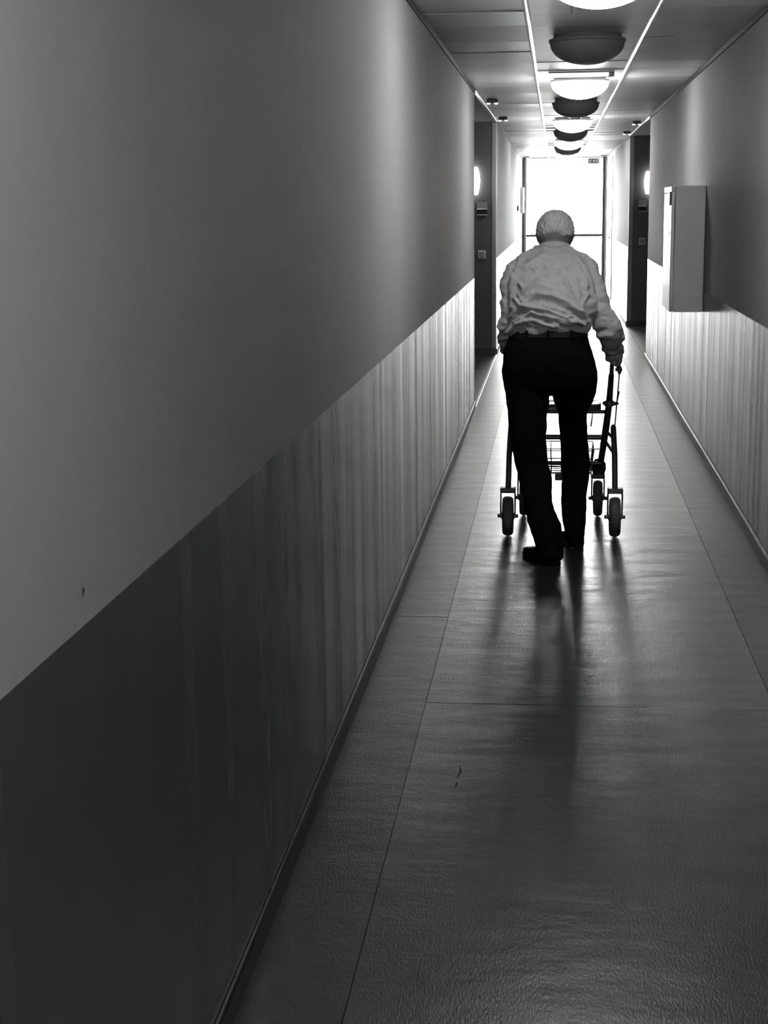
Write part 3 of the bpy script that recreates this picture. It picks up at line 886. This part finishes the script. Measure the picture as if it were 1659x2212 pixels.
def hand(s, gx, wrist):
    """Hand closed over a grip that runs along Y at (gx, 0.876); s = +1 right hand."""
    gz = 0.876
    body.tube([wrist, (gx + s * 0.002, 7.345, gz + 0.034), (gx + s * 0.006, 7.375, gz + 0.030), (gx + s * 0.010, 7.405, gz + 0.026)], [0.026, 0.030, 0.031, 0.026], 14, flat=1.0)
    for k, (y, ln) in enumerate(((7.412, 0.96), (7.390, 1.04), (7.368, 1.0), (7.348, 0.86))):
        body.tube([(gx + s * 0.012, y - 0.006, gz + 0.028), (gx + s * 0.030 * ln, y, gz + 0.020), (gx + s * 0.034 * ln, y + 0.002, gz - 0.004),
                   (gx + s * 0.026 * ln, y + 0.001, gz - 0.022 * ln), (gx + s * 0.006, y, gz - 0.027 * ln)], [0.010, 0.0100, 0.0092, 0.0085, 0.0070], 10)
    body.tube([(gx - s * 0.010, 7.345, gz + 0.026), (gx - s * 0.027, 7.372, gz + 0.016), (gx - s * 0.030, 7.402, gz + 0.002), (gx - s * 0.022, 7.425, gz - 0.010)],
              [0.013, 0.0115, 0.0100, 0.0078], 10)
hand(1, RX + 0.238, ARMR[-1][:3])
hand(-1, RX - 0.238, ARML[-1][:3])
person = remesh(body, 'person', M_SKIN, None, 0.005, 2)
tag(person, 'stooped person in pale shirt and dark trousers walking away behind a rollator', 'person')

for s in (-1, 1):
    e = MB()
    c = Vector(hp(s * 0.031, 0.079, 0.008))
    e.lathe([(0.001, -0.011)] + [(0.011 * math.sin(math.pi * k / 10), -0.011 * math.cos(math.pi * k / 10)) for k in range(1, 10)] + [(0.001, 0.011)], c, 'Y', 14)
    e.build('eye', M_EYE, person, origin=PO, smooth=True)

# ---- hair
def hair_r(d):
    x, y, z = d
    line = (0.05 + 0.5 * y) if y > 0 else 0.05 * (1 + y) - 0.20 * min(1, -2 * y) - 0.20 * math.sin(math.pi * min(1, abs(x)))   # hairline height by direction
    t = (z - line + 0.05 * noise.noise(Vector((x * 12, y * 12, 1.5)))) / 0.30
    m = max(0.0, min(1.0, t + 0.5)); m = m * m * (3 - 2 * m)
    if y > 0.55 and z < 0.75:
        m *= max(0.0, 1 - (y - 0.55) * 4)
    n1 = noise.noise(Vector((x * 9, y * 9, z * 5 + 3)))
    n2 = noise.noise(Vector((x * 26 + n1 * 3, y * 26, z * 9)))
    return head_r(d) - 0.006 + m * (0.0135 + 0.0045 * n1 + 0.0030 * n2)
hb = MB().loft(sphere_rings(hair_r, 150, 100))
hair = hb.build('hair', M_HAIR, person, origin=PO, smooth=True)
hair['label'] = 'short grey hair'

# ---- trousers
tr = MB()
tr.loft([ring(*q, n=40, e=2.4) for q in PELVIS])
for L in (LEGL, LEGR):
    tr.loft([ring(*q, n=28, e=2.2) for q in L])
trousers = remesh(tr, 'trousers', M_TROUSER, person, 0.007, 5)
def displace(ob, fn):
    me = ob.data
    n = len(me.vertices)
    co = np.empty(n * 3); me.vertices.foreach_get('co', co); co = co.reshape(-1, 3)
    no = np.empty(n * 3); me.vertices.foreach_get('normal', no); no = no.reshape(-1, 3)
    d = fn(co + np.array(PO), no)
    co += no * d[:, None]
    me.vertices.foreach_set('co', co.ravel())
    me.update()
def nz(P, sx, sy, sz, off=0.0):
    return np.array([noise.noise(Vector((p[0] * sx + off, p[1] * sy, p[2] * sz))) for p in P])
displace(trousers, lambda P, N: 0.004 * nz(P, 9, 9, 14) + 0.0025 * nz(P, 20, 20, 34, 5))

# ---- belt with loops
bz = [(1.046, -0.001), (1.044, 0.004), (1.018, 0.006), (1.014, 0.0)]
b_rings = []
for z, g in bz:
    t = (1.05 - z) / (1.05 - 1.0062)
    b_rings.append(ring(-0.0245 - 0.004 * t, 7.079, z, 0.1665 + 0.011 * t + g, 0.122 + 0.006 * t + g, 48, 2.4))
belt = MB().loft(b_rings).build('belt', M_BELT, person, origin=PO, smooth=True, angle=0.9)
for x in (-0.125, -0.03, 0.075):
    t = (x + 0.026) / 0.176
    yb = 7.079 - 0.131 * (1 - abs(t) ** 2.4) ** (1 / 2.4)
    box(x - 0.006, x + 0.006, yb - 0.006, yb + 0.010, 1.006, 1.050).build('belt_loop', M_TROUSER, belt, origin=PO, bevel=0.002)

# ---- shirt
sh = MB()
sh.loft([ring(*q, n=44, e=2.35) for q in TORSO])
add_limb(sh, ARML, 0.0, 22)
add_limb(sh, ARMR, 0.0, 22)
shirt = remesh(sh, 'shirt', M_SHIRT, person, 0.0048, 8)
def seg_dist(P, poly):
    best = np.full(len(P), 9.0)
    for (ax, az), (bx_, bz_) in zip(poly[:-1], poly[1:]):
        dx, dz = bx_ - ax, bz_ - az
        L2 = dx * dx + dz * dz
        t = np.clip(((P[:, 0] - ax) * dx + (P[:, 2] - az) * dz) / L2, 0, 1)
        best = np.minimum(best, np.hypot(P[:, 0] - ax - t * dx, P[:, 2] - az - t * dz))
    return best
def shirt_folds(P, N):
    d = np.zeros(len(P))
    back = np.clip((0.35 - N[:, 1]) / 0.3, 0, 1)
    for amp, w, poly in FOLDS:
        r = seg_dist(P, poly)
        d += back * amp * (2.7 if amp > 0 else 1.1) * (np.exp(-(r / (0.9 * w)) ** 1.4) - 0.45 * np.exp(-(r / (2.2 * w)) ** 2))
    rid = np.clip(1 - 2.2 * np.abs(nz(P, 9, 6, 13, 41)), 0, 1) ** 2 + 0.6 * np.clip(1 - 2.4 * np.abs(nz(P, 17, 9, 24, 57)), 0, 1) ** 2
    d += back * 0.0055 * rid
    low = np.clip((1.20 - P[:, 2]) / 0.12, 0, 1)
    arm = np.clip((np.abs(P[:, 0] + 0.015) - 0.19) / 0.03, 0, 1)
    d += 0.0030 * nz(P, 16, 16, 22) + 0.0018 * nz(P, 38, 38, 46, 3)
    d += low * 0.005 * nz(P, 10, 10, 48, 9)
    d += arm * (0.0085 * nz(P, 14, 14, 34, 17) + 0.003 * nz(P, 30, 30, 60, 23))
    hemz = np.clip((1.125 - P[:, 2]) / 0.05, 0, 1) * (1 - arm)
    d += hemz * 0.007 * nz(P, 34, 12, 15, 31)
    # bag over the belt
    d += 0.006 * np.exp(-((P[:, 2] - 1.060) / 0.026) ** 2) * (1 - arm)
    return d
displace(shirt, shirt_folds)
# collar band round the neck
cr_ = []
for rr, dz, g in ((0.0, 0.0, 0.0), (0.006, 0.012, 0), (0.004, 0.030, 0), (-0.002, 0.036, 0), (-0.006, 0.028, 0), (-0.006, 0.0, 0)):
    cr_.append(ring(-0.006, 7.372, 1.384 + dz, 0.081 + rr - 0.35 * dz, 0.080 + rr - 0.3 * dz, 40, 2.1, tilt=-0.22))
MB().loft(cr_).build('collar', M_SHIRT, shirt, origin=PO, smooth=True, angle=1.2)
# cuffs
for A in (ARML, ARMR):
    p, q = Vector(A[-2][:3]), Vector(A[-1][:3])
    t = (q - p).normalized()
    MB().tube([q - t * 0.030, q - t * 0.026, q + t * 0.022, q + t * 0.026, q + t * 0.020], [A[-1][3] + 0.000, A[-1][3] + 0.003, A[-1][3] + 0.001, A[-1][3] - 0.003, A[-1][3] - 0.008], 20).build('cuff', M_SHIRT, shirt, origin=PO, smooth=True, angle=1.0)

# ---- shoes
def shoe(hx, hy, dx, dy, length):
    d = Vector((dx, dy, 0)).normalized(); w = Vector((d.y, -d.x, 0))
    secs = [(0.0, 0.026, 0.052), (0.012, 0.034, 0.075), (0.05, 0.037, 0.085), (0.09, 0.036, 0.084), (0.13, 0.040, 0.070), (0.17, 0.046, 0.058), (0.21, 0.046, 0.050), (0.245, 0.040, 0.044), (0.268, 0.028, 0.036), (0.28, 0.012, 0.026)]
    k_ = length / 0.28
    up, so, he = [], [], []
    for s, hw, h in secs:
        c = Vector((hx, hy, 0)) + d * (s * k_)
        r = []
        for k in range(18):
            a = 2 * math.pi * k / 18
            cx_, sz_ = math.cos(a), math.sin(a)
            zz = 0.018 + (h - 0.018) * 0.5 * (1 + math.copysign(abs(sz_) ** 0.75, sz_))
            r.append(tuple(c + w * (hw * math.copysign(abs(cx_) ** 0.7, cx_)) + Vector((0, 0, zz))))
        up.append(r)
        lift = 0.010 if 0.10 > s > 0.085 else 0.0
        so.append([tuple(c + w * (hw * 1.06 * u) + Vector((0, 0, z))) for u, z in ((-1, 0.010), (1, 0.010), (1, 0.021), (-1, 0.021))])
        if s < 0.08 or s > 0.12:
            he.append((s, [tuple(c + w * (hw * 1.05 * u) + Vector((0, 0, z))) for u, z in ((-1, 0.0), (1, 0.0), (1, 0.011), (-1, 0.011))]))
    up_o = MB().loft(up).build('shoe', M_SHOE, person, origin=PO, smooth=True, angle=1.2)
    md = up_o.modifiers.new('sub', 'SUBSURF'); md.levels = 1; md.render_levels = 1
    sm = MB().loft(so)
    sm.loft([r for s, r in he if s < 0.08])
    sm.loft([r for s, r in he if s > 0.12])
    sm.build('sole', M_SHOE, up_o, origin=PO, bevel=0.002)
shoe(0.012, 6.812, -0.46, 0.89, 0.285)
shoe(0.112, 7.160, -0.13, 0.99, 0.285)

for o in bpy.data.objects:
    if '_o' in o:
        del o['_o']
